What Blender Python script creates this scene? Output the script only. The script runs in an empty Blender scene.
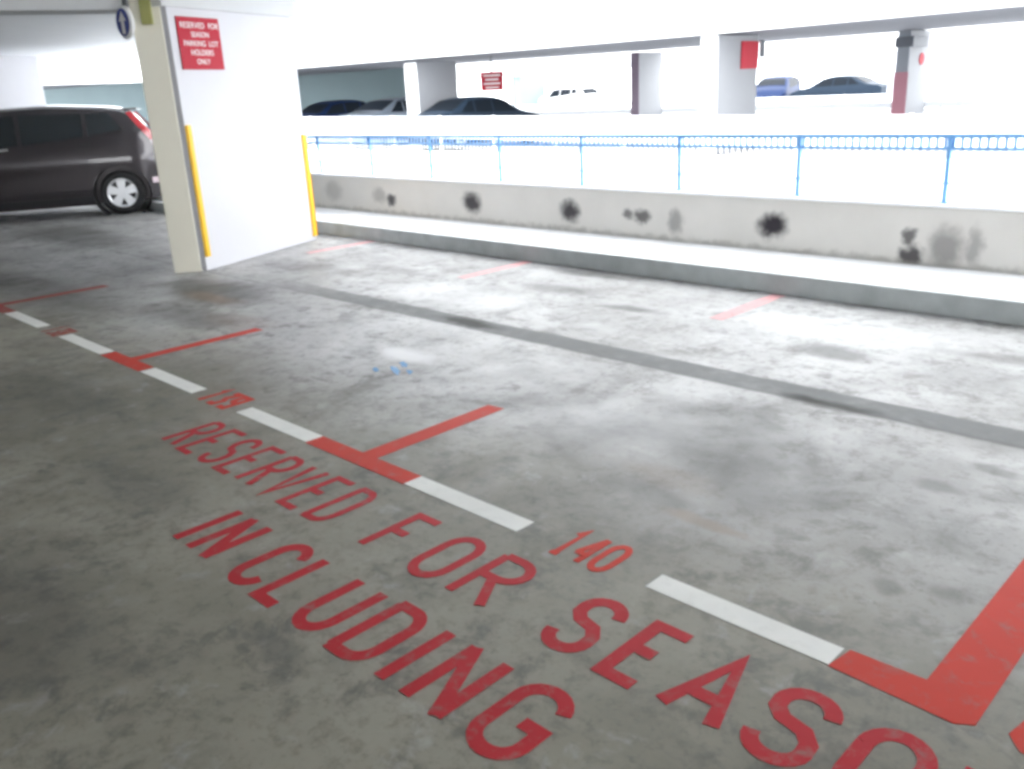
import bpy, bmesh, math, random
from mathutils import Vector, Matrix
random.seed(7)
S = bpy.context.scene
COL = S.collection
PI = math.pi

# ------------------------------------------------------------------ camera
cam_data = bpy.data.cameras.new('camera')
cam_data.sensor_fit = 'HORIZONTAL'
cam_data.sensor_width = 36.0
cam_data.lens = 876.6 / 1024 * 36.0
cam_data.clip_end = 500
cam = bpy.data.objects.new('camera', cam_data)
COL.objects.link(cam)
rt = Vector((0.71178641, 0.70084246, -0.04668986))
dn = Vector((0.19094993, -0.2570436, -0.9473472))
fw = Vector((-0.67594247, 0.66539344, -0.31678596))
m = Matrix.Identity(4)
for i in range(3):
    m[i][0] = rt[i]; m[i][1] = -dn[i]; m[i][2] = -fw[i]
m[0][3], m[1][3], m[2][3] = 0.0, 0.0, 1.45
cam.matrix_world = m
S.camera = cam

# ------------------------------------------------------------------ world and exposure
S.view_settings.view_transform = 'Standard'
S.view_settings.look = 'None'
S.view_settings.gamma = 1.0
S.view_settings.use_curve_mapping = False
S.view_settings.exposure = -0.2
try:
    S.cycles.use_denoising = True
    S.cycles.max_bounces = 10
    S.cycles.diffuse_bounces = 6
    S.cycles.filter_width = 3.4
except Exception:
    pass
W = bpy.data.worlds.new('overcast_sky')
S.world = W
W.use_nodes = True
bg = W.node_tree.nodes['Background']
bg.inputs[0].default_value = (0.96, 0.98, 1.0, 1)
bg.inputs[1].default_value = 9.0

# ------------------------------------------------------------------ materials
class NT:
    def __init__(s, name):
        s.m = bpy.data.materials.new(name); s.m.use_nodes = True
        s.t = s.m.node_tree; s.b = s.t.nodes['Principled BSDF']
    def n(s, kind, **kw):
        o = s.t.nodes.new(kind)
        for k, v in kw.items():
            if k.startswith('i_'):
                key = k[2:]
                o.inputs[int(key) if key.isdigit() else key].default_value = v
            else: setattr(o, k, v)
        return o
    def l(s, a, b): s.t.links.new(a, b)
    def coord(s): return s.n('ShaderNodeTexCoord').outputs['Object']
    def noise(s, vec, scale, detail=4, rough=.55, dist=0):
        o = s.n('ShaderNodeTexNoise', i_Scale=scale, i_Detail=detail, i_Roughness=rough, i_Distortion=dist)
        s.l(vec, o.inputs['Vector']); return o.outputs['Fac']
    def math(s, op, a, b=None, clamp=False):
        o = s.n('ShaderNodeMath', operation=op, use_clamp=clamp)
        for i, v in enumerate((a, b)):
            if v is None: continue
            if isinstance(v, (int, float)): o.inputs[i].default_value = v
            else: s.l(v, o.inputs[i])
        return o.outputs[0]
    def rng(s, v, a, b, c=0., d=1., smooth=True):
        o = s.n('ShaderNodeMapRange', interpolation_type='SMOOTHSTEP' if smooth else 'LINEAR')
        s.l(v, o.inputs[0])
        for i, x in enumerate((a, b, c, d)): o.inputs[i+1].default_value = x
        return o.outputs[0]
    def mix(s, f, a, b):
        o = s.n('ShaderNodeMix', data_type='RGBA')
        if isinstance(f, (int, float)): o.inputs[0].default_value = f
        else: s.l(f, o.inputs[0])
        for i, v in ((6, a), (7, b)):
            if isinstance(v, tuple): o.inputs[i].default_value = v + (1,) if len(v) == 3 else v
            else: s.l(v, o.inputs[i])
        return o.outputs[2]
    def vm(s, op, a, b):
        o = s.n('ShaderNodeVectorMath', operation=op)
        for i, v in enumerate((a, b)):
            if isinstance(v, tuple): o.inputs[i].default_value = v
            else: s.l(v, o.inputs[i])
        return o.outputs[1] if op in ('LENGTH', 'DOT_PRODUCT', 'DISTANCE') else o.outputs[0]
    def blob(s, vec, c, r):
        """soft mask around a point; r are the half sizes"""
        d = s.vm('SUBTRACT', vec, c)
        q = s.vm('MULTIPLY', d, tuple(1.0 / x for x in r))
        return s.rng(s.vm('LENGTH', q, (0., 0., 0.)), .35, 1.15, 1., 0.)
    def warp(s, vec, scale, amt):
        o = s.n('ShaderNodeTexNoise', i_Scale=scale, i_Detail=3)
        s.l(vec, o.inputs['Vector'])
        q = s.vm('SUBTRACT', o.outputs['Color'], (.5, .5, .5))
        return s.vm('ADD', vec, s.vm('MULTIPLY', q, (amt, amt, amt)))
    def done(s, col, rough=.6, metal=0., bump=None, bstr=.2, bdist=.01, **kw):
        if isinstance(col, tuple): s.b.inputs['Base Color'].default_value = col + (1,)
        else: s.l(col, s.b.inputs['Base Color'])
        if isinstance(rough, (int, float)): s.b.inputs['Roughness'].default_value = rough
        else: s.l(rough, s.b.inputs['Roughness'])
        s.b.inputs['Metallic'].default_value = metal
        for k, v in kw.items(): s.b.inputs[k.replace('_', ' ')].default_value = v
        if bump is not None:
            o = s.n('ShaderNodeBump', i_Strength=bstr, i_Distance=bdist)
            s.l(bump, o.inputs['Height']); s.l(o.outputs[0], s.b.inputs['Normal'])
        return s.m

def plain(name, col, rough=.6, metal=0., var=.06, scale=3., **kw):
    t = NT(name); v = t.coord()
    f = t.noise(v, scale)
    a = tuple(max(0, c*(1-var)) for c in col); b = tuple(min(1, c*(1+var)) for c in col)
    return t.done(t.mix(f, a, b), rough, metal, **kw)

def floor_mat():
    t = NT('stained_concrete_floor'); v = t.coord()
    w = t.warp(v, 1.3, .7); w2 = t.warp(v, 4., .16)
    big = t.noise(w, .55, 5, .6); mid = t.noise(w, 2.3, 6, .65); fine = t.noise(v, 22., 4, .7)
    drv = t.mix(t.rng(big, .35, .68), (.175, .165, .128), (.305, .290, .238))
    lot = t.mix(t.rng(big, .35, .66), (.25, .246, .238), (.41, .408, .405))
    sep = t.n('ShaderNodeSeparateXYZ'); t.l(w, sep.inputs[0])
    # paler concrete in the lots, darker and warmer concrete on the aisle
    ymask = t.rng(sep.outputs[1], 1.75, 3.0)
    c = t.mix(ymask, drv, lot)
    c = t.mix(t.math('MULTIPLY', t.rng(mid, .52, .72), .55), c, (.12, .118, .108))
    c = t.mix(t.math('MULTIPLY', t.rng(fine, .5, .8), .30), c, (.13, .13, .12))
    gr = t.noise(w2, 7., 7, .72); bl = t.noise(w, 1.6, 5, .6)
    c = t.mix(t.math('MULTIPLY', t.math('MULTIPLY', t.rng(gr, .47, .66), t.rng(bl, .34, .56)), .75), c, (.10, .097, .088))
    g2 = t.noise(v, 13., 6, .75)
    c = t.mix(t.math('MULTIPLY', t.rng(g2, .50, .64), .42), c, (.105, .098, .082))
    c = t.mix(t.math('MULTIPLY', t.rng(t.noise(v, 45., 3, .6), .58, .72), .35), c, (.10, .10, .09))
    lightf = t.math('MULTIPLY', t.rng(t.noise(w2, 6., 5, .7), .55, .75), .35)
    c = t.mix(lightf, c, (.50, .50, .49))
    # smooth repair strip
    s2 = t.n('ShaderNodeSeparateXYZ'); t.l(t.warp(v, 5., .03), s2.inputs[0])
    st = t.math('MULTIPLY', t.rng(s2.outputs[1], 3.685, 3.715), t.rng(s2.outputs[1], 3.885, 3.915, 1., 0.))
    st = t.math('MULTIPLY', st, t.rng(s2.outputs[0], -6.9, -5.6))
    c = t.mix(t.math('MULTIPLY', st, t.rng(t.noise(w2, 5., 5, .7), .3, .6, .65, .95)), c, t.mix(mid, (.13, .135, .135), (.22, .225, .225)))
    edge = t.math('MULTIPLY', t.rng(s2.outputs[1], 3.67, 3.70), t.rng(s2.outputs[1], 3.70, 3.735, 1., 0.))
    c = t.mix(t.math('MULTIPLY', edge, .45), c, (.09, .09, .09))
    soil = ((.055, .055, .052), .85)
    blobs = [((-4.25, 3.81), (.34, .085), 1.), ((-1.70, 3.73), (.28, .08), 1.), ((-4.60, 5.45), (.55, .10), .75),
             ((-3.58, 4.69), (.30, .10), .9), ((-4.4, 4.9), (.45, .16), .65), ((-2.04, 4.53), (.24, .15), .8),
             ((-1.31, 4.5), (.30, .30), .35), ((-1.95, 3.15), (.50, .42), .62), ((-1.5, 2.8), (.35, .28), .45), ((-1.15, 4.9), (.5, .12), .4), ((-.7, 4.2), (.35, .3), .35),
             ((-6.8, 3.3), (.85, .40), .8), ((-6.1, 2.75), (.7, .25), .55), ((-8.3, 2.4), (1.6, .35), .55),
             ((-11.5, 3.9), (1.6, .5), .65), ((-6.14, 4.72), (.6, .12), .4), ((-.99, 3.15), (.12, .05), .6),
             ((-.86, 3.42), (.12, .05), .6), ((-1.77, 2.42), (.3, .08), .35), ((-5.0, 1.45), (.9, .2), .3),
             ((-3.43, 1.2), (.5, .15), .35), ((-2.0, 1.0), (.14, .06), .45), ((-7.15, 4.3), (.7, .3), .4),
             ((-.70, 2.45), (.07, .05), .4), ((-2.9, .5), (.8, .4), .35), ((-.88, 2.36), (.05, .05), .5)]
    for (x, y), (a, b), k in blobs:
        c = t.mix(t.math('MULTIPLY', t.blob(w2, (x, y, 0.), (a, b, 9.)), k), c, (.062, .062, .058))
    for (x, y), (a, b), k in [((-1.49, 2.36), (.22, .05), .5), ((-6.6, 3.15), (.5, .12), .5), ((-5.6, 2.9), (.5, .2), .3), ((-1.8, 2.6), (.25, .12), .25)]:
        c = t.mix(t.math('MULTIPLY', t.blob(w2, (x, y, 0.), (a, b, 9.)), k), c, (.17, .105, .06))
    for (x, y), (a, b), k in [((-3.98, 3.06), (.30, .13), 1.), ((-2.4, 2.9), (.6, .4), .35), ((-2.2, 4.95), (.9, .35), .4), ((-4.9, 4.3), (.9, .3), .45), ((-3.2, 3.3), (.6, .3), .3)]:
        c = t.mix(t.math('MULTIPLY', t.blob(w2, (x, y, 0.), (a, b, 9.)), k), c, (.60, .60, .60))
    rough = t.math('ADD', t.rng(mid, .3, .7, .40, .60), t.math('MULTIPLY', st, .3))
    return t.done(c, rough, bump=fine, bstr=.25, bdist=.004, Specular_IOR_Level=.36)

def wall_stain_mat():
    t = NT('exhaust_stained_plaster'); v = t.coord()
    w = t.warp(v, 14., .10)
    c = t.mix(t.noise(v, 3., 5), (.62, .60, .56), (.74, .72, .68))
    for x, z, rx, rz, k in [(-8.42, .30, .08, .06, .9), (-8.66, .34, .12, .08, .35), (-7.03, .34, .13, .10, .95), (-5.64, .33, .115, .095, .95),
                            (-4.95, .34, .05, .05, .7), (-4.78, .33, .09, .06, .8), (-4.42, .30, .07, .09, .5), (-3.50, .33, .12, .09, 1.),
                            (-2.42, .33, .045, .05, .8), (-2.40, .20, .075, .07, .9), (-2.17, .27, .11, .13, .55), (-1.98, .30, .05, .12, .45),
                            (-9.6, .36, .16, .12, .3)]:
        c = t.mix(t.math('MULTIPLY', t.blob(w, (x, 6.45, z), (rx*1.35, 9., rz*1.35)), k), c, (.018, .014, .02))
    s = t.n('ShaderNodeSeparateXYZ'); t.l(w, s.inputs[0])
    c = t.mix(t.math('MULTIPLY', t.rng(s.outputs[2], .13, .20, 1., 0.), .5), c, (.2, .19, .17))
    return t.done(c, .7)

def worn_paint(name, col, amount=.5):
    """traffic paint worn through to the concrete in patches"""
    t = NT(name); v = t.coord()
    f = t.noise(t.warp(v, 9., .1), 16., 5, .7)
    g = t.noise(v, 1.1, 3)
    base = t.mix(t.noise(v, 5.), tuple(c*.86 for c in col), tuple(min(1, c*1.12) for c in col))
    wear = t.math('MULTIPLY', t.rng(f, .50, .74), t.rng(g, .3, .7, amount*.5, amount))
    return t.done(t.mix(wear, base, (.20, .19, .17)), .6, bump=f, bstr=.15, bdist=.002, Specular_IOR_Level=.16)

M = {}
M['floor'] = floor_mat()
M['stain_wall'] = wall_stain_mat()
M['white_wall'] = plain('white_painted_plaster', (.60, .60, .63), .65, var=.03)
M['white_bright'] = plain('white_exterior_paint', (.86, .87, .88), .6, var=.02)
M['column_shade'] = plain('column_side_shade_tone', (.30, .31, .33), .7, var=.04)  # shade on the columns' side faces, put into their colour
M['ceiling'] = plain('ceiling_paint', (.86, .88, .90), .8, var=.04)
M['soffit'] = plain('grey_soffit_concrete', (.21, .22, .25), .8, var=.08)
M['beam'] = plain('beam_paint', (.55, .56, .57), .7, var=.05)
M['kerb_face'] = plain('kerb_face_concrete', (.46, .49, .49), .75, var=.3, scale=6)
M['kerb_top'] = plain('kerb_top_white_concrete', (.80, .80, .80), .6, var=.03)
M['cream'] = plain('cream_paint', (.76, .73, .62), .6, var=.05)
M['groove'] = plain('shadow_gap_grey_paint', (.30, .30, .31), .7)
M['yellow'] = plain('yellow_rubber', (.88, .52, .03), .5, var=.08)
M['red'] = worn_paint('red_traffic_paint', (.54, .045, .028), .5)
M['crimson'] = worn_paint('crimson_stencil_paint', (.44, .026, .035), .8)
M['pink'] = worn_paint('faded_red_paint', (.62, .33, .33), 1.0)
M['dullred'] = worn_paint('dull_worn_red_paint', (.30, .06, .05), 1.2)
M['white_paint'] = worn_paint('white_traffic_paint', (.80, .80, .77), .15)
M['blue_rail'] = plain('blue_railing_paint', (.20, .45, .80), .4, var=.05)
M['white_rail'] = plain('white_railing_paint', (.84, .87, .89), .5, var=.02)
M['teal'] = plain('teal_grey_wall_paint', (.19, .265, .285), .7, var=.08, scale=.6)
M['sign_red'] = plain('sign_red', (.40, .012, .03), .5, var=.04, Specular_IOR_Level=.2)
M['sign_white'] = plain('sign_white', (.85, .85, .85), .4, var=.02)
M['sign_blue'] = plain('sign_blue', (.015, .04, .30), .35)
M['olive'] = plain('olive_metal', (.30, .30, .10), .5)
M['mauve'] = plain('mauve_column_paint', (.22, .17, .22), .7)
M['dark_grey'] = plain('dark_grey_metal', (.10, .11, .13), .5)
M['collar'] = plain('mid_grey_column_paint', (.22, .24, .27), .6)
M['pinkpanel'] = plain('faded_pink_panel_paint', (.36, .16, .20), .6)
M['rubber'] = plain('tyre_rubber', (.015, .015, .016), .75, var=.2)
M['blackplastic'] = plain('black_plastic', (.012, .012, .014), .5)
M['alloy'] = plain('silver_alloy', (.72, .73, .75), .3, .6)
M['chrome'] = plain('chrome', (.8, .8, .8), .12, 1.0)
M['asphalt'] = plain('pale_driveway_concrete', (.62, .62, .62), .7, var=.06)
M['pale_concrete'] = plain('pale_deck_concrete', (.50, .50, .50), .7, var=.08)

def paint(name, col, metal=.5):
    return plain(name, col, .28, metal, var=.03, Coat_Weight=1.0, Coat_Roughness=.06)
M['car_grey'] = paint('grey_metallic_paint', (.040, .034, .038))
M['car_navy'] = plain('navy_car_paint', (.018, .030, .048), .5, Specular_IOR_Level=.12)
M['car_silver'] = paint('silver_metallic_paint', (.22, .26, .31))
M['car_blue'] = plain('blue_car_paint', (.010, .024, .075), .5, Specular_IOR_Level=.12)
M['car_white'] = paint('white_car_paint', (.8, .8, .8), 0.)
M['car_teal'] = paint('pale_blue_car_paint', (.10, .28, .45))
def glass(name, col):
    t = NT(name); return t.done(col, .05, 0., Specular_IOR_Level=.6, Coat_Weight=.3)
M['glass'] = glass('tinted_car_glass', (.012, .018, .022))
M['far_glass'] = plain('dark_matte_car_glass', (.008, .012, .018), .5, Specular_IOR_Level=.1)  # kept matte so the sky reflection does not wash out distant cars
M['lamp_red'] = plain('red_lamp_lens', (.50, .02, .03), .12, Coat_Weight=1.)
M['lamp_pale'] = plain('clear_lamp_lens', (.75, .62, .66), .12, Coat_Weight=1.)

# ------------------------------------------------------------------ mesh helpers
class MB:
    def __init__(s): s.v = []; s.f = []; s.mi = []
    def add(s, vs, fs, mi=0):
        o = len(s.v); s.v += [tuple(p) for p in vs]
        s.f += [tuple(i+o for i in f) for f in fs]; s.mi += [mi]*len(fs); return s
    def box(s, x0, x1, y0, y1, z0, z1, mi=0):
        vs = [(x, y, z) for z in (z0, z1) for y in (y0, y1) for x in (x0, x1)]
        return s.add(vs, [(0,2,3,1), (4,5,7,6), (0,1,5,4), (2,6,7,3), (0,4,6,2), (1,3,7,5)], mi)
    def prism(s, poly, z0, z1, mi=0):
        n = len(poly)
        vs = [(x, y, z0) for x, y in poly] + [(x, y, z1) for x, y in poly]
        return s.add(vs, [tuple(range(n))[::-1], tuple(range(n, 2*n))] + [(i, (i+1) % n, n+(i+1) % n, n+i) for i in range(n)], mi)
    def obox(s, o, a, b, c, mi=0):
        """box from corner o with edge vectors a,b,c"""
        o, a, b, c = map(Vector, (o, a, b, c))
        vs = [o + a*i + b*j + c*k for k in (0, 1) for j in (0, 1) for i in (0, 1)]
        return s.add(vs, [(0,2,3,1), (4,5,7,6), (0,1,5,4), (2,6,7,3), (0,4,6,2), (1,3,7,5)], mi)
    def cyl(s, a, b, r, n=12, r2=None, mi=0):
        a, b = Vector(a), Vector(b); d = (b-a).normalized()
        u = d.orthogonal().normalized(); w = d.cross(u); r2 = r if r2 is None else r2
        vs = [a+(u*math.cos(2*PI*i/n)+w*math.sin(2*PI*i/n))*r for i in range(n)] + \
             [b+(u*math.cos(2*PI*i/n)+w*math.sin(2*PI*i/n))*r2 for i in range(n)]
        return s.add(vs, [tuple(range(n))[::-1], tuple(range(n, 2*n))] + [(i, (i+1) % n, n+(i+1) % n, n+i) for i in range(n)], mi)
    def lathe(s, prof, n=32, axis='y', c=(0, 0, 0), mi=0):
        """prof: list of (offset along axis, radius); closed loop of rings"""
        vs = []; c = Vector(c); k = len(prof)
        for h, r in prof:
            for i in range(n):
                a = 2*PI*i/n
                p = {'y': (r*math.cos(a), h, r*math.sin(a)), 'z': (r*math.cos(a), r*math.sin(a), h)}[axis]
                vs.append(c+Vector(p))
        fs = [(j*n+i, j*n+(i+1) % n, (j+1)*n+(i+1) % n, (j+1)*n+i) for j in range(k-1) for i in range(n)]
        return s.add(vs, fs, mi)
    def build(s, name, mats, parent=None, smooth=False, bevel=0, loc=None, rotz=0, fix=True):
        me = bpy.data.meshes.new(name); me.from_pydata(s.v, [], s.f)
        if not isinstance(mats, (list, tuple)): mats = [mats]
        for q in mats: me.materials.append(q)
        me.polygons.foreach_set('material_index', s.mi)
        bm = bmesh.new(); bm.from_mesh(me); (bmesh.ops.recalc_face_normals(bm, faces=bm.faces[:]) if fix else None); bm.to_mesh(me); bm.free()
        if smooth:
            me.polygons.foreach_set('use_smooth', [True]*len(me.polygons))
            if smooth != 'all': me.set_sharp_from_angle(angle=math.radians(38))
        o = bpy.data.objects.new(name, me); COL.objects.link(o)
        if parent: o.parent = parent
        if loc: o.location = loc
        o.rotation_euler.z = rotz
        if bevel:
            b = o.modifiers.new('bevel', 'BEVEL'); b.width = bevel; b.segments = 2; b.limit_method = 'ANGLE'
        return o

def tag(o, label=None, cat=None, group=None, kind=None):
    if label: o['label'] = label
    if cat: o['category'] = cat
    if group: o['group'] = group
    if kind: o['kind'] = kind
    return o
def empty(name, loc=(0, 0, 0), rz=0, label=None, cat=None, group=None):
    o = bpy.data.objects.new(name, None); COL.objects.link(o)
    o.location = loc; o.rotation_euler.z = rz; o.empty_display_size = .2
    return tag(o, label, cat, group)
def struct(name, mb, mats, **kw):
    return tag(mb.build(name, mats, **kw), kind='structure')
def copy_tree(o, parent=None):
    c = o.copy(); COL.objects.link(c)
    c.parent = parent
    for ch in list(o.children):
        copy_tree(ch, c)
    return c

# ------------------------------------------------------------------ structure of our deck
CZ = 2.42
struct('floor', MB().box(-46, 9, -9, 5.64, -.3, 0), M['floor'])
kb = MB().box(-46, 9, 5.64, 6.45, -.3, .135, 1).box(-46, 9, 5.625, 5.66, 0.0, .142, 0)
kerb = struct('trim_1', kb, [M['kerb_face'], M['kerb_top']], bevel=.008)
struct('wall_far', MB().box(-46, 9, 6.45, 6.66, -.3, .545), M['stain_wall'], bevel=.01)
struct('trim_2', MB().box(-46, 9, 6.44, 6.67, .545, .565), M['white_bright'])
struct('ceiling', MB().box(-46, 9, -9, 6.6, CZ, CZ+.45), M['ceiling'])
struct('unseen_dimming_wall', MB().box(-46, 9, -9.2, -9, -.3, CZ), M['white_wall'])  # unseen wall behind the camera, added to dim the deck
struct('ceiling_overhang', MB().box(-46, -8.9, 6.6, 7.8, CZ, CZ+.45), M['ceiling'])

# pillar footprint (its long face is turned a little from the bay grid)
P2 = Vector((-7.73, 3.71)); P3 = Vector((-8.36, 5.33)); t_ = (P3-P2).normalized(); n_ = Vector((t_.y, -t_.x))
P1 = Vector((-7.89, 3.47))
def pil_xy(t, n): q = P2 + t_*t + n_*n; return (q.x, q.y)
def V3(p, z): return Vector((p[0], p[1], z))
L = (P3-P2).length
pillar = empty('concrete_pillar', V3(pil_xy(L/2, -.3), 0), 0, 'broad white painted pillar with cream end and yellow corner guards, nearest in the deck', 'pillar')
off = V3(pil_xy(L/2, -.3), 0)
def pbuild(mb, name, mat, **kw):
    o = mb.build(name, mat, parent=pillar, **kw); o.location = -off; return o
pbuild(MB().prism([pil_xy(0, 0), pil_xy(L, 0), pil_xy(L, -.55), pil_xy(.5, -.55), pil_xy(0, -.19)], 0, CZ), 'pillar_body', M['white_wall'], bevel=.01)
c1 = Vector(pil_xy(-.035, -.03)); d1 = (P1-c1)
nn = Vector((-d1.y, d1.x)).normalized()
if nn.dot(t_) < 0: nn = -nn
pbuild(MB().prism([tuple(c1), tuple(P1), tuple(P1+nn*.22), tuple(c1+nn*.10)], 0, CZ), 'end_casing', M['cream'], bevel=.008)
pbuild(MB().prism([pil_xy(-.034, -.04), pil_xy(.0, -.004), pil_xy(.0, -.15), pil_xy(-.034, -.15)], 0.02, CZ), 'joint_strip', M['groove'])
# rubber corner guards
for t0, t1, z0, z1 in ((.0, .075, .13, 1.30), (L-.07, L, .05, 1.12)):
    g = MB().prism([pil_xy(t0, 0), pil_xy(t0+.015, .022), pil_xy(t1-.015, .022), pil_xy(t1, 0)], z0, z1)
    if t0 > .5: g.prism([pil_xy(L, .022), pil_xy(L+.022, .0), pil_xy(L+.022, -.08), pil_xy(L, -.08)], z0, z1)
    pbuild(g, 'corner_guard', M['yellow'], bevel=.004)

# drop beam over the pillar and on towards the aisle
bd = Vector((-.34, -.94)); bn = Vector((-.94, .34)); q0 = Vector((-7.90, 3.62))
struct('beam', MB().prism([tuple(q0), tuple(q0+bd*9), tuple(q0+bd*9+bn*.4), tuple(q0+bn*.4)], 2.26, CZ+.01)
       .prism([pil_xy(-.08, .035), pil_xy(L+.03, .035), pil_xy(L+.03, -.58), pil_xy(-.08, -.30)], 2.27, CZ+.01), M['beam'])
# the next pillar along the kerb, behind the parked car
nxt = empty('concrete_pillar', (-17.3, 4.95, 0), math.radians(21), 'pale pillar behind the parked grey car at the left edge of the photo', 'pillar')
MB().box(-.25, .25, -.87, .87, 0, CZ).build('pillar_body', M['white_wall'], nxt, bevel=.01)

# light-well ground and the decks beyond it
struct('ground', MB().box(-120, 60, -30, 120, -3.4, -3.2), M['asphalt'])
struct('deck_floor_middle', MB().box(-90, 16, 15.5, 22.6, -.8, 0), M['pale_concrete'])
FZ = [(16, 2.34), (-10, 2.34), (-16, 2.38), (-25, 2.45), (-37, 2.50), (-49, 2.85), (-90, 3.2)]
def xz_prism(low, ztop, y0, y1):
    pts = [(x, z) for x, z in low] + [(low[-1][0], ztop), (low[0][0], ztop)]
    n = len(pts); vs = [(x, y0, z) for x, z in pts] + [(x, y1, z) for x, z in pts]
    return MB().add(vs, [tuple(range(n)), tuple(range(n, 2*n))[::-1]] + [(i, n+i, n+(i+1) % n, (i+1) % n) for i in range(n)])
struct('fascia_middle', xz_prism(FZ, 3.6, 15.98, 16.22), M['white_bright'])
struct('fascia_upper', MB().box(-90, 16, 16.30, 16.5, 3.3, 5.4), M['white_bright'])
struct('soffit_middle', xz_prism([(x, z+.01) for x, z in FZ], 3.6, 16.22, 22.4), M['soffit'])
struct('slab_edge_middle', MB().box(-90, 16, 15.44, 15.5, -.82, .06), M['white_bright'])
struct('deck_floor_rear', MB().box(-110, 40, 37, 52, -.8, 0), M['pale_concrete'])
struct('fascia_rear', MB().box(-110, 40, 38.0, 38.3, 2.27, 5.2), M['white_bright'])
struct('wall_teal', MB().box(-80, -26.2, 22.0, 22.3, 0, 3.3), M['teal'])

# ------------------------------------------------------------------ columns of the middle deck
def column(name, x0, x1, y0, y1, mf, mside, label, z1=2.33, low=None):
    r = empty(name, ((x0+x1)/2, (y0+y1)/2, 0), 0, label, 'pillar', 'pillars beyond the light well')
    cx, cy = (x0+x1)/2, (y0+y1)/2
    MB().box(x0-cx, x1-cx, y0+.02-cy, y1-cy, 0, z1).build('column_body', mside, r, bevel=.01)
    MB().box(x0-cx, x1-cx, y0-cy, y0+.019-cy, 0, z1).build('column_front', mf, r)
    return r
column('deck_column', -20.38, -19.86, 16.45, 17.95, M['white_bright'], M['column_shade'], 'white pillar beyond the railing standing left of the dark navy car')
column('deck_column', -10.62, -10.22, 16.3, 17.88, M['white_bright'], M['column_shade'], 'white pillar beyond the railing with a plain red sign high on its right side')
c2 = column('deck_column', -16.12, -15.84, 21.2, 22.35, M['mauve'], M['column_shade'], 'pillar beyond the railing with dark mauve front and no sign')
c3 = column('deck_column', -8.63, -8.35, 21.2, 22.38, M['collar'], M['column_shade'], 'narrow pillar beyond the railing with dark collar and red lower half, furthest right')
MB().box(-.16, .16, -.60, -.592, 0, 1.45).build('red_panel', M['pinkpanel'], c3)
MB().box(-.19, .22, -.61, .2, 1.98, 2.2).build('collar', M['dark_grey'], c3)
column('deck_column', -37.6, -37.0, 38.2, 40.4, M['teal'], M['teal'], 'pale teal pillar on the rear deck right of the navy car')
column('deck_column', -15.9, -14.6, 38.4, 39.0, M['white_wall'], M['white_wall'], 'pale small pillar on the rear deck behind the blue cars')

# ------------------------------------------------------------------ barriers
def barrier(x0, x1, y, label, za=.78, zb=.78, step=1.9, mat='white_rail'):
    """za / zb: top height at the left and right end (the deck is ramped)"""
    r = empty('deck_barrier', ((x0+x1)/2, y, 0), 0, label, 'railing')
    h = (x1-x0)/2; d = zb-za
    for z, t in ((-.15, .15), (-.225, .05), (-.55, .28)):
        MB().obox((-h, -.03, za+z), (2*h, 0, d), (0, .06, 0), (0, 0, t)).build('rail', M[mat], r)
    n = int((x1-x0)/step)
    for i in range(n+1):
        k = i/n
        MB().box(-h+2*h*k-.03, -h+2*h*k+.03, -.025, .025, 0, za+d*k+.02).build('post', M[mat], r)
    return r
bA = barrier(-32, 2, 15.57, 'white barrier of wide rails along the near edge of the deck across the well', 1.10, .67)
pk = MB(); x = -31.9
while x < 2:
    zt = 1.10+(x+32)/34*(-.43); pk.box(x+15, x+15.03, .035, .05, .1, zt-.1); x += .13
p = pk.build('baluster', M['white_rail'], bA); p['kind'] = 'stuff'
bB = barrier(-24, 8, 22.45, 'white barrier along the far edge of the middle deck', step=2.6)
bC = barrier(-56, 12, 37.15, 'white barrier along the rearmost deck in front of small blue cars', .70, .62, 3.2)

# near blue railing on the stained wall
RX0, RX1 = -30.0, 3.3
rail = empty('safety_railing', (-8, 6.56, .565), 0, 'blue painted metal railing on top of the low soot-stained wall', 'railing')
for z, h, w in ((1.005, .028, .02), (.925, .02, .015), (.695, .012, .010)):
    MB().box(RX0+8, RX1+8, -w, w, z-.565, z+h-.565).build('rail', M['blue_rail'], rail)
i = 0
x = -2.25-1.107*24
while x < RX1:
    pm = MB().box(x+8-.014, x+8+.014, -.012, .012, .0, .455)
    pm.box(x+8-.04, x+8+.04, -.04, .04, 0, .01)
    pm.build('post', M['blue_rail'], rail); x += 1.107
x = RX0; bm_ = MB()
while x < RX1:
    bm_.box(x+8-.009, x+8+.009, -.004, .004, .372, .445); x += .055
b = bm_.build('short_baluster', M['blue_rail'], rail); b['kind'] = 'stuff'

# ------------------------------------------------------------------ painted floor markings
ZP = .0016
def quad(x0, x1, y0, y1, mb=None): 
    mb = mb or MB(); return mb.box(x0, x1, y0, y1, 0.0005, ZP)
def marking(name, mb, mat, label, cat='floor marking', group=None):
    # origin moved to the marking itself
    cx = sum(v[0] for v in mb.v)/len(mb.v); cy = sum(v[1] for v in mb.v)/len(mb.v)
    mb.v = [(v[0]-cx, v[1]-cy, v[2]) for v in mb.v]
    o = mb.build(name, mat, loc=(cx, cy, 0)); return tag(o, label, cat, group)
YB0, YB1 = 1.905, 1.995
dash = [(-7.50, -6.76, 'white painted dash farthest left beside the faded red corner mark'),
        (-6.34, -5.62, 'white painted dash second from the left, touching the red T-mark left end'),
        (-5.02, -4.38, 'white painted dash between the far red T-mark and the small red lot number'),
        (-3.90, -3.27, 'white painted dash directly above the word RESERVED'),
        (-2.57, -1.95, 'white painted dash running right from the middle red T-mark'),
        (-1.40, -.815, 'white painted dash beside the word SEASON, touching the L-shaped corner mark')]
for x0, x1, lb in dash:
    marking('painted_dash', quad(x0, x1, YB0, YB1), M['white_paint'], lb, group='white dashes of the bay line')
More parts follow.
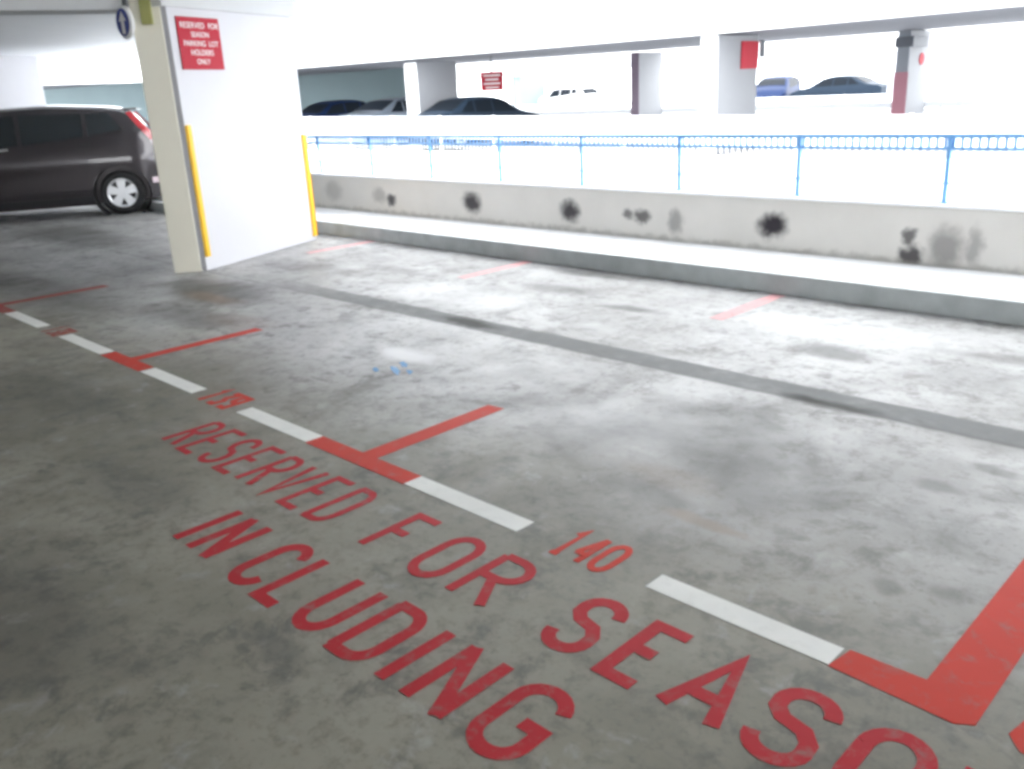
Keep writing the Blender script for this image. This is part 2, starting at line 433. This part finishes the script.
def tmark(x0, x1, xs, y1, w, mat, label, bw=.095):
    mb = MB().prism([(x0, YB0-.005), (x1, YB0-.005), (x1, YB1), (xs+w/2, YB1), (xs+w/2, y1), (xs-w/2, y1-.01), (xs-w/2, YB1), (x0, YB1)], .0005, ZP)
    return marking('painted_t_mark', mb, mat, label, group='red marks dividing the lots')
tmark(-3.27, -2.57, -2.915, 2.76, .10, M['red'], 'bright red T-shaped lot mark in the middle of the bay line')
tmark(-5.60, -5.04, -5.32, 2.86, .09, M['red'], 'darker red T-shaped lot mark further left near the white pillar')
tmark(-8.30, -7.52, -7.90, 2.85, .11, M['dullred'], 'faded dull red lot mark at the left edge')
mb = MB().prism([(-.815, 1.90), (-.50, 1.885), (-.46, 1.91), (-.47, 4.0), (-.605, 4.0), (-.605, 2.005), (-.80, 2.0)], .0005, ZP)
marking('painted_corner_mark', mb, M['red'], 'large red L-shaped corner mark at the lower right', group='red marks dividing the lots')
mb = MB().prism([(-.395, 1.93), (-.36, 1.885), (.2, 1.885), (.2, 2.05), (-.37, 2.07)], .0005, ZP)
marking('painted_bar', mb, M['red'], 'red painted bar cut off by the right edge, right of the corner mark')
for xx, lb in ((-2.96, 'faded pink line end at the kerb, nearest to the right'), (-5.40, 'faded pink line end at the kerb, the middle one'), (-7.7, 'faded pink line end at the kerb close to the white pillar')):
    marking('faded_line', quad(xx-.05, xx+.05, 4.78, 5.60), M['pink'], lb, group='faded line ends at the kerb')

# lettering made of strokes; unit glyph box 0..1
def arc(cx, cy, rx, ry, a0, a1, n=10):
    return [(cx+rx*math.cos(math.radians(a0+(a1-a0)*i/n)), cy+ry*math.sin(math.radians(a0+(a1-a0)*i/n))) for i in range(n+1)]
G = {
 'R': [[(0, 0), (0, 1)], [(0, 1), (.5, 1)] + arc(.5, .76, .5, .24, 90, -90) + [(0, .52)], [(.42, .52), (1, 0)]],
 'E': [[(1, 0), (0, 0), (0, 1), (1, 1)], [(0, .52), (.72, .52)]],
 'S': [[(0, .22)] + arc(.5, .22, .5, .22, 180, 360, 10) + [(.97, .36), (.75, .49), (.25, .55), (.03, .66)] + arc(.5, .78, .5, .22, 180, 0, 10)],
 'V': [[(0, 1), (.5, 0), (1, 1)]],
 'D': [[(0, 0), (0, 1)], [(-.1, 1), (.5, 1)] + arc(.5, .72, .5, .28, 90, 0, 6) + arc(.5, .28, .5, .28, 0, -90, 6) + [(-.1, 0)]],
 'F': [[(0, 0), (0, 1), (1, 1)], [(0, .52), (.75, .52)]],
 'O': [arc(.5, .72, .5, .28, 180, 0, 10) + arc(.5, .28, .5, .28, 0, -180, 10) + [(0, .72)]],
 'A': [[(0, 0), (.5, 1), (1, 0)], [(.2, .33), (.8, .33)]],
 'N': [[(0, 0), (0, 1)], [(0, 1), (1, 0)], [(1, 0), (1, 1)]],
 'I': [[(.5, 0), (.5, 1)]],
 'C': [arc(.5, .75, .5, .25, 10, 180, 10) + arc(.5, .25, .5, .25, 180, 350, 10)],
 'L': [[(0, 1), (0, 0), (1, 0)]],
 'U': [[(0, 1)] + arc(.5, .28, .5, .28, 180, 360, 10) + [(1, 1)]],
 'G': [arc(.5, .75, .5, .25, 10, 180, 10) + arc(.5, .25, .5, .25, 180, 360, 10) + [(1, .48), (.55, .48)]],
 '1': [[(.2, .8), (.55, 1), (.55, 0)], [(.2, 0), (.9, 0)]], '4': [[(.75, 0), (.75, 1)], [(.75, 1), (0, .3)], [(-.05, .3), (1, .3)]],
 '0': [arc(.5, .7, .5, .3, 180, 0, 8) + arc(.5, .3, .5, .3, 0, -180, 8) + [(0, .7)]],
 '3': [[(0, 1), (1, 1), (.45, .58), (1, .35), (.8, 0), (0, 0)]], '9': [[(0, .5), (0, 1), (1, 1), (1, 0), (0, 0)], [(0, .5), (1, .5)]],
 '8': [[(0, 0), (1, 0), (1, 1), (0, 1)], [(0, 1), (0, 0)], [(0, .5), (1, .5)]],
}
def stroke(mb, pts, w, z0, z1):
    """a mitred ribbon with thickness along a polyline"""
    P = [Vector(q) for q in pts]; P = [p for i, p in enumerate(P) if i == 0 or (p-P[i-1]).length > 1e-5]
    Lf, Rt = [], []
    for i, p in enumerate(P):
        a = (P[i]-P[i-1]).normalized() if i else None
        b = (P[i+1]-P[i]).normalized() if i < len(P)-1 else None
        a = a or b; b = b or a
        na, nb = Vector((-a.y, a.x)), Vector((-b.y, b.x))
        mm = (na+nb)
        if mm.length < .3: mm = na
        mm.normalize(); k = w/2/max(.45, mm.dot(na))
        Lf.append(p+mm*k); Rt.append(p-mm*k)
    for i in range(len(P)-1):
        q = [Lf[i], Rt[i], Rt[i+1], Lf[i+1]]
        if (q[1]-q[0]).cross(q[2]-q[1]) < 0: q = q[::-1]
        mb.prism([(v.x, v.y) for v in q], z0, z1)
def word(name, text, xs, y0, h, w, sw, mat, label, cat='floor lettering', group=None):
    r = empty(name, (xs[0], y0, 0), 0, label, cat, group)
    for i, ch in enumerate(text):
        ww = w if isinstance(w, (int, float)) else w[i]
        mb = MB(); k = 0
        for st in G[ch]:
            pts = [(xs[i]-xs[0] + sw/2 + px*(ww-sw), sw/2 + py*(h-sw)) for px, py in st]
            stroke(mb, pts, sw, .0005+.0003*k, ZP+.0003*k); k += 1
        mb.build('letter', mat, r, fix=False)
    return r
word('painted_word', 'RESERVED', [-3.86+.170*i for i in range(8)], 1.485, .30, .13, .031, M['crimson'], 'red painted word RESERVED on the floor, worn and farthest left', group='words of the season parking notice')
word('painted_word', 'FOR', [-2.325, -2.085, -1.87], 1.485, .30, (.14, .16, .175), .035, M['crimson'], 'red painted word FOR on the floor between RESERVED and SEASON', group='words of the season parking notice')
word('painted_word', 'SEASON', [-1.49, -1.27, -1.08, -.86, -.645, -.43], 1.485, .30, (.16, .145, .185, .17, .175, .16), .042, M['crimson'], 'red painted word SEASON on the floor at the lower right', group='words of the season parking notice')
word('painted_word', 'INCLUDING', [-2.885, -2.78, -2.50, -2.315, -2.12, -1.91, -1.70, -1.585, -1.36], 1.075, .30, (.05, .15, .155, .14, .16, .165, .06, .165, .18), .041, M['crimson'], 'red painted word INCLUDING on the floor, the lower row', group='words of the season parking notice')
word('lot_number', '140', [-1.79, -1.71, -1.63], 1.87, .20, (.07, .075, .085), .024, M['red'], 'small red lot number in the gap of the bay line left of the SEASON dash', 'lot number', 'painted lot numbers')
word('lot_number', '139', [-4.29, -4.19, -4.09], 1.88, .19, (.08, .09, .09), .034, M['red'], 'small red lot number above the word RESERVED, between two white dashes', 'lot number', 'painted lot numbers')
word('lot_number', '138', [-6.64, -6.55, -6.46], 1.88, .17, (.07, .08, .08), .03, M['dullred'], 'dull red lot number between the two farthest white dashes', 'lot number', 'painted lot numbers')

# blue and white paint smudge
def splat(cx, cy, rx, ry, seed, n=26, rot=0):
    rnd = random.Random(seed); pts = []
    for i in range(n):
        a = 2*PI*i/n; k = .65+.45*rnd.random()
        px, py = rx*k*math.cos(a), ry*k*math.sin(a)
        pts.append((cx+px*math.cos(rot)-py*math.sin(rot), cy+px*math.sin(rot)+py*math.cos(rot)))
    return pts
sm = empty('paint_smudge', (-3.80, 2.83, 0), 0, 'small blue paint smudge on the pale concrete in the middle lot', 'floor stain')
for (dx, dy, a, b, s) in ((-.05, .10, .07, .022, 1), (-.0, -.0, .09, .024, 2), (-.10, -.06, .05, .018, 3), (.09, .03, .05, .016, 4)):
    MB().prism(splat(dx, dy, a, b, s, rot=-.5), .0005, .0015).build('smear', plain('blue_smear_paint', (.05, .22, .45), .5, var=.2), sm)

# ------------------------------------------------------------------ signs
def text_mesh(s, size, mat, parent, name='lettering', extrude=.001):
    cu = bpy.data.curves.new('lettering', 'FONT'); cu.body = s; cu.size = size; cu.align_x = 'CENTER'; cu.align_y = 'CENTER'
    cu.extrude = extrude; cu.space_line = .98
    tmp = bpy.data.objects.new('tmp', cu); COL.objects.link(tmp)
    bpy.context.view_layer.update()
    dg = bpy.context.evaluated_depsgraph_get()
    me = bpy.data.meshes.new_from_object(tmp.evaluated_get(dg))
    bpy.data.objects.remove(tmp); bpy.data.curves.remove(cu)
    me.materials.clear(); me.materials.append(mat)
    o = bpy.data.objects.new(name, me); COL.objects.link(o); o.parent = parent; return o
SX0, SX1, SZ0, SZ1 = .085, .62, 1.765, 2.20
sg = empty('parking_sign', V3(pil_xy((SX0+SX1)/2, 0.0), (SZ0+SZ1)/2), 0, 'red rectangular sign with white writing high on the big white pillar', 'sign')
sg.rotation_euler.z = math.atan2(t_.y, t_.x)      # local x runs along the wide face, -y points out of it
hw_, hh_ = (SX1-SX0)/2, (SZ1-SZ0)/2
MB().box(-hw_, hw_, -.014, -.002, -hh_, hh_).build('sign_plate', M['sign_red'], sg, bevel=.004)
for k, (ln, sz) in enumerate((('RESERVED FOR', .068), ('SEASON', .062), ('PARKING LOT', .066), ('HOLDERS', .066), ('ONLY', .062))):
    ws = ln.split(); tot = len(ln); pos = 0
    for wd in ws:
        tx = text_mesh(wd, sz, M['sign_white'], sg, 'printed_word'); tx.rotation_euler.x = PI/2
        tx.location = ((pos+len(wd)/2-tot/2)*sz*.60, -.016, hh_-.07-k*.075); pos += len(wd)+1

# round blue arrow sign on a bracket, edge-on to the pillar end
rs = empty('direction_sign', (-7.925, 3.42, 2.155), math.radians(4), 'round blue sign with white arrow on a bracket at the pillar top', 'sign')
MB().lathe([(-.012, 0), (-.012, .118), (0, .132), (.022, .132), (.022, 0)], 36).build('sign_rim', M['sign_white'], rs, smooth=True)
MB().lathe([(-.0145, 0), (-.0145, .110), (-.0125, .110)], 36).build('blue_face', M['sign_blue'], rs)
ar = MB().add([(-.025, -.0165, -.09), (.025, -.0165, -.09), (.025, -.0165, .01), (.06, -.0165, .01), (0, -.0165, .09), (-.06, -.0165, .01), (-.025, -.0165, .01)], [(0, 1, 2, 3, 4, 5, 6)])
ar.add([(-.025, -.0148, -.09), (.025, -.0148, -.09), (.025, -.0148, .01), (.06, -.0148, .01), (0, -.0148, .09), (-.06, -.0148, .01), (-.025, -.0148, .01)], [(0, 1, 2, 3, 4, 5, 6)])
ar.build('arrow', M['sign_white'], rs)
MB().box(-.02, .02, .022, .04, -.05, .22).build('bracket', M['dark_grey'], rs)
tag(MB().box(-.045, .045, -.04, .02, -.12, .08).build('junction_box', M['olive'], loc=V3(P1+(c1-P1)*.55-nn*.021, 2.25), rotz=math.atan2(-d1.y, -d1.x), bevel=.006), 'small olive box fixed to the top of the cream pillar end', 'box')

# signs on the far deck
s2 = empty('parking_sign', (-10.205, 17.45, 1.93), 0, 'small plain red sign on the white pillar beyond the railing', 'sign')
MB().box(0, .02, -.28, .40, -.26, .28).build('sign_plate', M['sign_red'], s2)
MB().box(0, .05, .46, .60, -.04, .30).build('bracket', M['dark_grey'], s2)
s3 = empty('parking_sign', (-19.1, 18.6, 1.75), math.radians(38), 'red square sign with pale lines hanging above the navy car', 'sign')
MB().box(-.33, .33, -.015, .015, -.26, .26).build('sign_plate', M['sign_red'], s3)
for k in range(4):
    MB().box(-.24+.05*(k % 2), .24-.05*(k % 2), -.02, -.0155, .14-k*.11, .18-k*.11).build('printed_line', M['sign_white'], s3)
MB().box(-.02, .02, -.012, .012, .26, .685).build('hanger', M['dark_grey'], s3)
s4 = empty('round_sign', (-8.345, 21.9, 1.72), 0, 'tiny round red sign on the narrow pillar with dark collar', 'sign')
q = MB().cyl((0, 0, 0), (.02, 0, 0), .13, 20); q.build('sign_disc', M['sign_red'], s4)

# ------------------------------------------------------------------ cars
def lerp_tab(tab, x):
    if x <= tab[0][0]: return tab[0][1]
    for (a, p), (b, q) in zip(tab, tab[1:]):
        if x <= b:
            k = (x-a)/(b-a); return p+(q-p)*k
    return tab[-1][1]
def smooth_tab(tab, x, e=.06):
    return sum(lerp_tab(tab, x+e*k) for k in (-2, -1, 0, 1, 2))/5
CARS = {
 # x runs from rear (0) to front (L); heights of the upper outline, lower outline, belt line
 'hatch': dict(L=4.0, W=1.70, top=[(0, .78), (.04, .98), (.10, 1.08), (.40, 1.45), (.62, 1.50), (1.5, 1.56), (2.2, 1.54), (2.75, 1.42), (3.30, 1.06), (3.75, .90), (4.0, .62)],
      belt=[(0, 1.14), (.5, 1.12), (1.2, 1.06), (2.8, .96), (3.3, .94), (4, .7)], wheels=(.66, 3.18), R=.31,
      side=[[(.52, 1.19), (.98, 1.13), (.98, 1.43), (.68, 1.43)], [(1.04, 1.12), (1.84, 1.05), (1.84, 1.45), (1.04, 1.43)], [(1.90, 1.05), (2.78, .99), (2.42, 1.40), (1.90, 1.45)]],
      rear=(.12, .38, 1.10, 1.42), front=(2.70, 3.22)),
 'sedan': dict(L=4.5, W=1.74, top=[(0, .80), (.05, .98), (.70, 1.06), (1.35, 1.38), (1.7, 1.43), (2.4, 1.42), (2.75, 1.34), (3.35, 1.00), (4.1, .86), (4.5, .60)],
      belt=[(0, .96), (1.0, .98), (3.3, .92), (4.5, .7)], wheels=(.9, 3.6), R=.31,
      side=[[(1.0, 1.03), (1.5, 1.02), (1.5, 1.33), (1.36, 1.32)], [(1.56, 1.02), (2.2, 1.0), (2.2, 1.35), (1.56, 1.34)], [(2.26, 1.0), (3.12, .98), (2.74, 1.28), (2.26, 1.35)]],
      rear=(.74, 1.30, 1.08, 1.36), front=(2.78, 3.32)),
}
def cut(o, cutters):
    for c in cutters:
        md = o.modifiers.new('cut', 'BOOLEAN'); md.operation = 'DIFFERENCE'; md.object = c; md.solver = 'EXACT'
    bpy.context.view_layer.update()
    me = bpy.data.meshes.new_from_object(o.evaluated_get(bpy.context.evaluated_depsgraph_get()))
    o.modifiers.clear(); o.data = me
    for c in cutters: bpy.data.objects.remove(c)
    me.polygons.foreach_set('use_smooth', [True]*len(me.polygons)); me.set_sharp_from_angle(angle=math.radians(32))
def make_car(kind, mat, label, fine=True, roofmat=None):
    gl = M['glass'] if fine else M['far_glass']
    D = CARS[kind]; L_, Wd = D['L'], D['W']/2
    root = empty('parked_car', (0, 0, 0), 0, label, 'car')
    top = lambda x: smooth_tab(D['top'], x)
    belt = lambda x: min(smooth_tab(D['belt'], x, .1), top(x)-.02)
    def hw(x, z):
        # plan taper to both ends, tumblehome above the belt, tuck-in at the sill
        e = min(x, L_-x); pl = 1 - .20*max(0, 1-e/.55)**2.2
        b = belt(x); base = Wd
        if z > b: base = Wd - .02 - (z-b)*.36
        elif z < .45: base = Wd - (.45-z)*.14
        else: base = Wd - .03*abs(z-.75)/.3
        return base*pl
    N = 64 if fine else 40
    xs = [L_*(.5-.5*math.cos(PI*i/N)) for i in range(N+1)]
    zs_f = [0, .12, .28, .45, .6, .72, .84, 1.0]
    vs = []; rings = []
    for x in xs:
        zb = .16 + .10*max(0, 1-x/.5)**2 + .06*max(0, 1-(L_-x)/.5)**2
        T = top(x); B = belt(x); ring = []
        for k in zs_f: ring.append((x, zb+(B-zb)*k))
        for k in (.3, .6, .85): ring.append((x, B+(T-.05-B)*k if T-.05 > B else B+.003*k))
        zt = max(T-.05, B+.004)
        half = [(0, zb)] + [(hw(xx, z)*(1.0 if j else .96), z) for j, (xx, z) in enumerate(ring)]
        w_ = hw(x, zt); half += [(w_-.015, zt+.012), (w_-.06, T-.012), (w_*.75, T+.004), (w_*.4, T+.018), (0, T+.022)]
        full = [(y, z) for y, z in half] + [(-y, z) for y, z in half[-2:0:-1]]
        rings.append([(x, y, z) for y, z in full])
    n = len(rings[0]); mb = MB()
    vs = [p for r in rings for p in r]
    fs = [(i*n+j, i*n+(j+1) % n, (i+1)*n+(j+1) % n, (i+1)*n+j) for i in range(N) for j in range(n)]
    fs += [tuple(range(n)), tuple(range(N*n, N*n+n))[::-1]]
    mb.add(vs, fs)
    body = mb.build('body', mat, root, smooth=True)
    cs = []
    if fine:
        for wx in D['wheels']:
            for sy in (-1, 1):
                cs.append(MB().cyl((wx, sy*(Wd-.30), D['R']), (wx, sy*(Wd+.2), D['R']), D['R']+.075, 40).build('cutter', mat))
        cut(body, cs)
        for wx in D['wheels']:
            for sy in (-1, 1):
                c = (wx, sy*(Wd-.03), D['R'])
                f = MB().lathe([(-.26*sy, D['R']+.07), (-.01*sy, D['R']+.07), (.012*sy, D['R']+.09), (-.02*sy, D['R']+.095)], 40, c=c)
                f.build('arch_liner', M['blackplastic'], root, smooth=True)
    # side glass: panes laid on the tumblehome surface
    def side_panel(poly, sy, off=.006, thick=.01, nx=8, nz=5):
        """4-corner patch (bottom rear, bottom front, top front, top rear) following the body side"""
        a, b, c, d = [Vector(q) for q in poly]; mbp = MB(); P = []
        for i in range(nx+1):
            for j in range(nz+1):
                u, v = i/nx, j/nz
                q = (a*(1-u)+b*u)*(1-v)+(d*(1-u)+c*u)*v
                P.append((q.x, sy*(hw(q.x, q.y)+off), q.y))
        Q = [(x, y-sy*thick, z) for x, y, z in P]; m0 = len(P)
        F = []
        for i in range(nx):
            for j in range(nz):
                k = i*(nz+1)+j; F.append((k, k+1, k+nz+2, k+nz+1)); F.append((m0+k, m0+k+nz+1, m0+k+nz+2, m0+k+1))
        edge = [i*(nz+1) for i in range(nx+1)] + [nx*(nz+1)+j for j in range(1, nz+1)] + [i*(nz+1)+nz for i in range(nx-1, -1, -1)] + [j for j in range(nz-1, 0, -1)]
        for k in range(len(edge)):
            p, q = edge[k], edge[(k+1) % len(edge)]; F.append((p, q, m0+q, m0+p))
        return mbp.add(P+Q, F)
    for sy in (-1, 1):
        for poly in D['side']:
            side_panel(poly, sy).build('side_window', gl, root, smooth=True)
    # front and rear screens lie on the outline
    def top_panel(x0, x1, off=.008, inset=.10, n=8, z1lim=None):
        P = []
        for i in range(n+1):
            x = x0+(x1-x0)*i/n; T = top(x)
            for j in range(7):
                y = (j/6*2-1)
                yy = y*(hw(x, T-.03)-inset)
                P.append((x, yy, T+.022-.018*abs(y)**2*1.0+off))
        Q = [(x, y, z-.02) for x, y, z in P]; m0 = len(P); F = []
        for i in range(n):
            for j in range(6):
                k = i*7+j; F.append((k, k+1, k+8, k+7)); F.append((m0+k, m0+k+7, m0+k+8, m0+k+1))
        edge = [i*7 for i in range(n+1)] + [n*7+j for j in range(1, 7)] + [i*7+6 for i in range(n-1, -1, -1)] + [j for j in range(5, 0, -1)]
        for k in range(len(edge)):
            p, q = edge[k], edge[(k+1) % len(edge)]; F.append((p, q, m0+q, m0+p))
        return MB().add(P+Q, F)
    top_panel(D['front'][0], D['front'][1]).build('windshield', gl, root, smooth=True)
    top_panel(D['rear'][0], D['rear'][1]).build('rear_window', gl, root, smooth=True)
    # wheels
    R = D['R']
    for wx in D['wheels']:
        for sy in (-1, 1):
            w = empty('wheel', (wx, sy*(Wd-.115), R)); w.parent = root
            if sy < 0: w.rotation_euler.z = PI
            MB().lathe([(-.09, R*.64), (-.095, R*.86), (-.07, R*.98), (0, R), (.07, R*.98), (.098, R*.86), (.092, R*.68), (.06, R*.63), (-.09, R*.64)], 40).build('tyre', M['rubber'], w, smooth=True)
            if fine:
                MB().lathe([(.03, 0), (.03, R*.66), (.0, R*.66), (0, 0)], 32).build('brake_backing', M['blackplastic'], w)
                rim = MB().lathe([(.085, R*.68), (.095, R*.66), (.085, R*.58), (.05, R*.57)], 40)
                for k in range(5):
                    a = 2*PI*k/5+.3; ca, sa = math.cos(a), math.sin(a); pa, pb = -sa, ca
                    r0, r1 = R*.12, R*.62
                    q = [(r0*ca+pa*R*.13, r0*sa+pb*R*.13), (r1*ca+pa*R*.22, r1*sa+pb*R*.22), (r1*ca-pa*R*.22, r1*sa-pb*R*.22), (r0*ca-pa*R*.13, r0*sa-pb*R*.13)]
                    vv = [(x_, .092, z_) for x_, z_ in q] + [(x_, .06, z_) for x_, z_ in q]
                    rim.add(vv, [(0, 1, 2, 3), (7, 6, 5, 4), (0, 4, 5, 1), (1, 5, 6, 2), (2, 6, 7, 3), (3, 7, 4, 0)])
                rim.lathe([(.10, 0), (.10, R*.15), (.06, R*.2)], 24)
                rim.build('rim', M['alloy'], w, smooth=True)
            else:
                MB().lathe([(.085, 0), (.095, R*.5), (.08, R*.66), (.05, R*.66)], 20).build('rim', M['alloy'], w, smooth=True)
    if fine:
        for sy in (-1, 1):
            side_panel([(.02, 1.00), (.17, 1.04), (.44, 1.42), (.36, 1.44)], sy, .012, .05).build('tail_light', M['lamp_red'], root, smooth=True)
            side_panel([(.02, .93), (.14, .95), (.16, 1.03), (.03, 1.0)], sy, .012, .04).build('reversing_light', M['lamp_pale'], root, smooth=True)
            side_panel([(.97, .995), (1.14, .985), (1.14, 1.015), (.97, 1.025)], sy, .04, .02).build('door_handle', M['blackplastic'], root, smooth=True)
            side_panel([(2.02, .99), (2.19, .98), (2.19, 1.01), (2.02, 1.02)], sy, .04, .02).build('door_handle', M['chrome'], root, smooth=True)
            side_panel([(1.05, .21), (2.80, .21), (2.80, .29), (1.05, .29)], sy, .012, .05).build('sill_skirt', M['blackplastic'], root, smooth=True)
            side_panel([(.02, .42), (.22, .42), (.22, .50), (.02, .50)], sy, .012, .03).build('bumper_highlight', M['lamp_pale'], root, smooth=True)  # pale patch imitating the white reflection on the rear bumper
            side_panel([(1.845, .98), (1.855, .98), (1.87, .32), (1.86, .32)], sy, .0025, .004, 1, 8).build('door_gap', M['blackplastic'], root)
            side_panel([(1.02, 1.0), (1.03, 1.0), (1.13, .40), (1.12, .40)], sy, .0025, .004, 1, 8).build('door_gap', M['blackplastic'], root)
            mr = MB().lathe([(-.09, 0), (-.08, .07), (0, .095), (.08, .07), (.09, 0)], 16, c=(2.86, sy*(Wd+.10), 1.03)); mr.build('side_mirror', mat, root, smooth='all')
        MB().box(.28, .52, -.58, .58, 1.455, 1.485).build('roof_spoiler', mat, root, bevel=.01)
    return root

RW = Vector((-13.30, 5.28))           # where the rear tyre meets the floor
hat = make_car('hatch', M['car_grey'], 'dark grey hatchback parked behind the white pillar at left')
def place_car(c, x, y, yaw, lx=0, ly=0):
    """puts local point (lx,ly) of the car at (x,y)"""
    ca, sa = math.cos(yaw), math.sin(yaw)
    c.location = (x-(lx*ca-ly*sa), y-(lx*sa+ly*ca), 0); c.rotation_euler.z = yaw
place_car(hat, RW.x, RW.y, math.radians(-116), .66, .80)
nav = make_car('sedan', M['car_navy'], 'dark navy sedan on the deck beyond the railing, right of the white pillar', False)
place_car(nav, -18.95, 17.8, math.radians(84), 2.0, 0); nav.scale = (.90, .92, .95)
sil = make_car('sedan', M['car_silver'], 'blue-grey sedan left of the white pillar beyond the railing', False)
place_car(sil, -23.0, 18.5, math.radians(90), 2.25, 0)
blu = make_car('sedan', M['car_blue'], 'dark blue car just right of the big near pillar, beyond the railing', False)
place_car(blu, -28.4, 19.4, math.radians(-90), 2.25, 0)
bl2 = make_car('sedan', M['car_navy'], 'dark blue low car with dark glass on the rear deck, left of the narrow pillar', False)
place_car(bl2, -19.4, 41.5, math.radians(180), 2.25, 0)
bl3 = make_car('hatch', M['car_blue'], 'small blue car on the rear deck beside the pillar with red sign', False)
place_car(bl3, -22.9, 42.0, math.radians(-75), 2.0, 0)
wht = make_car('hatch', M['car_white'], 'white car with dark windows on the rear deck in the middle', False)
place_car(wht, -35.5, 40.6, math.radians(180), 2.0, 0)
wh2 = make_car('hatch', M['car_white'], 'white car on the rear deck right of the narrow pillar', False)
place_car(wh2, -9.6, 40.8, math.radians(180), 2.0, 0)
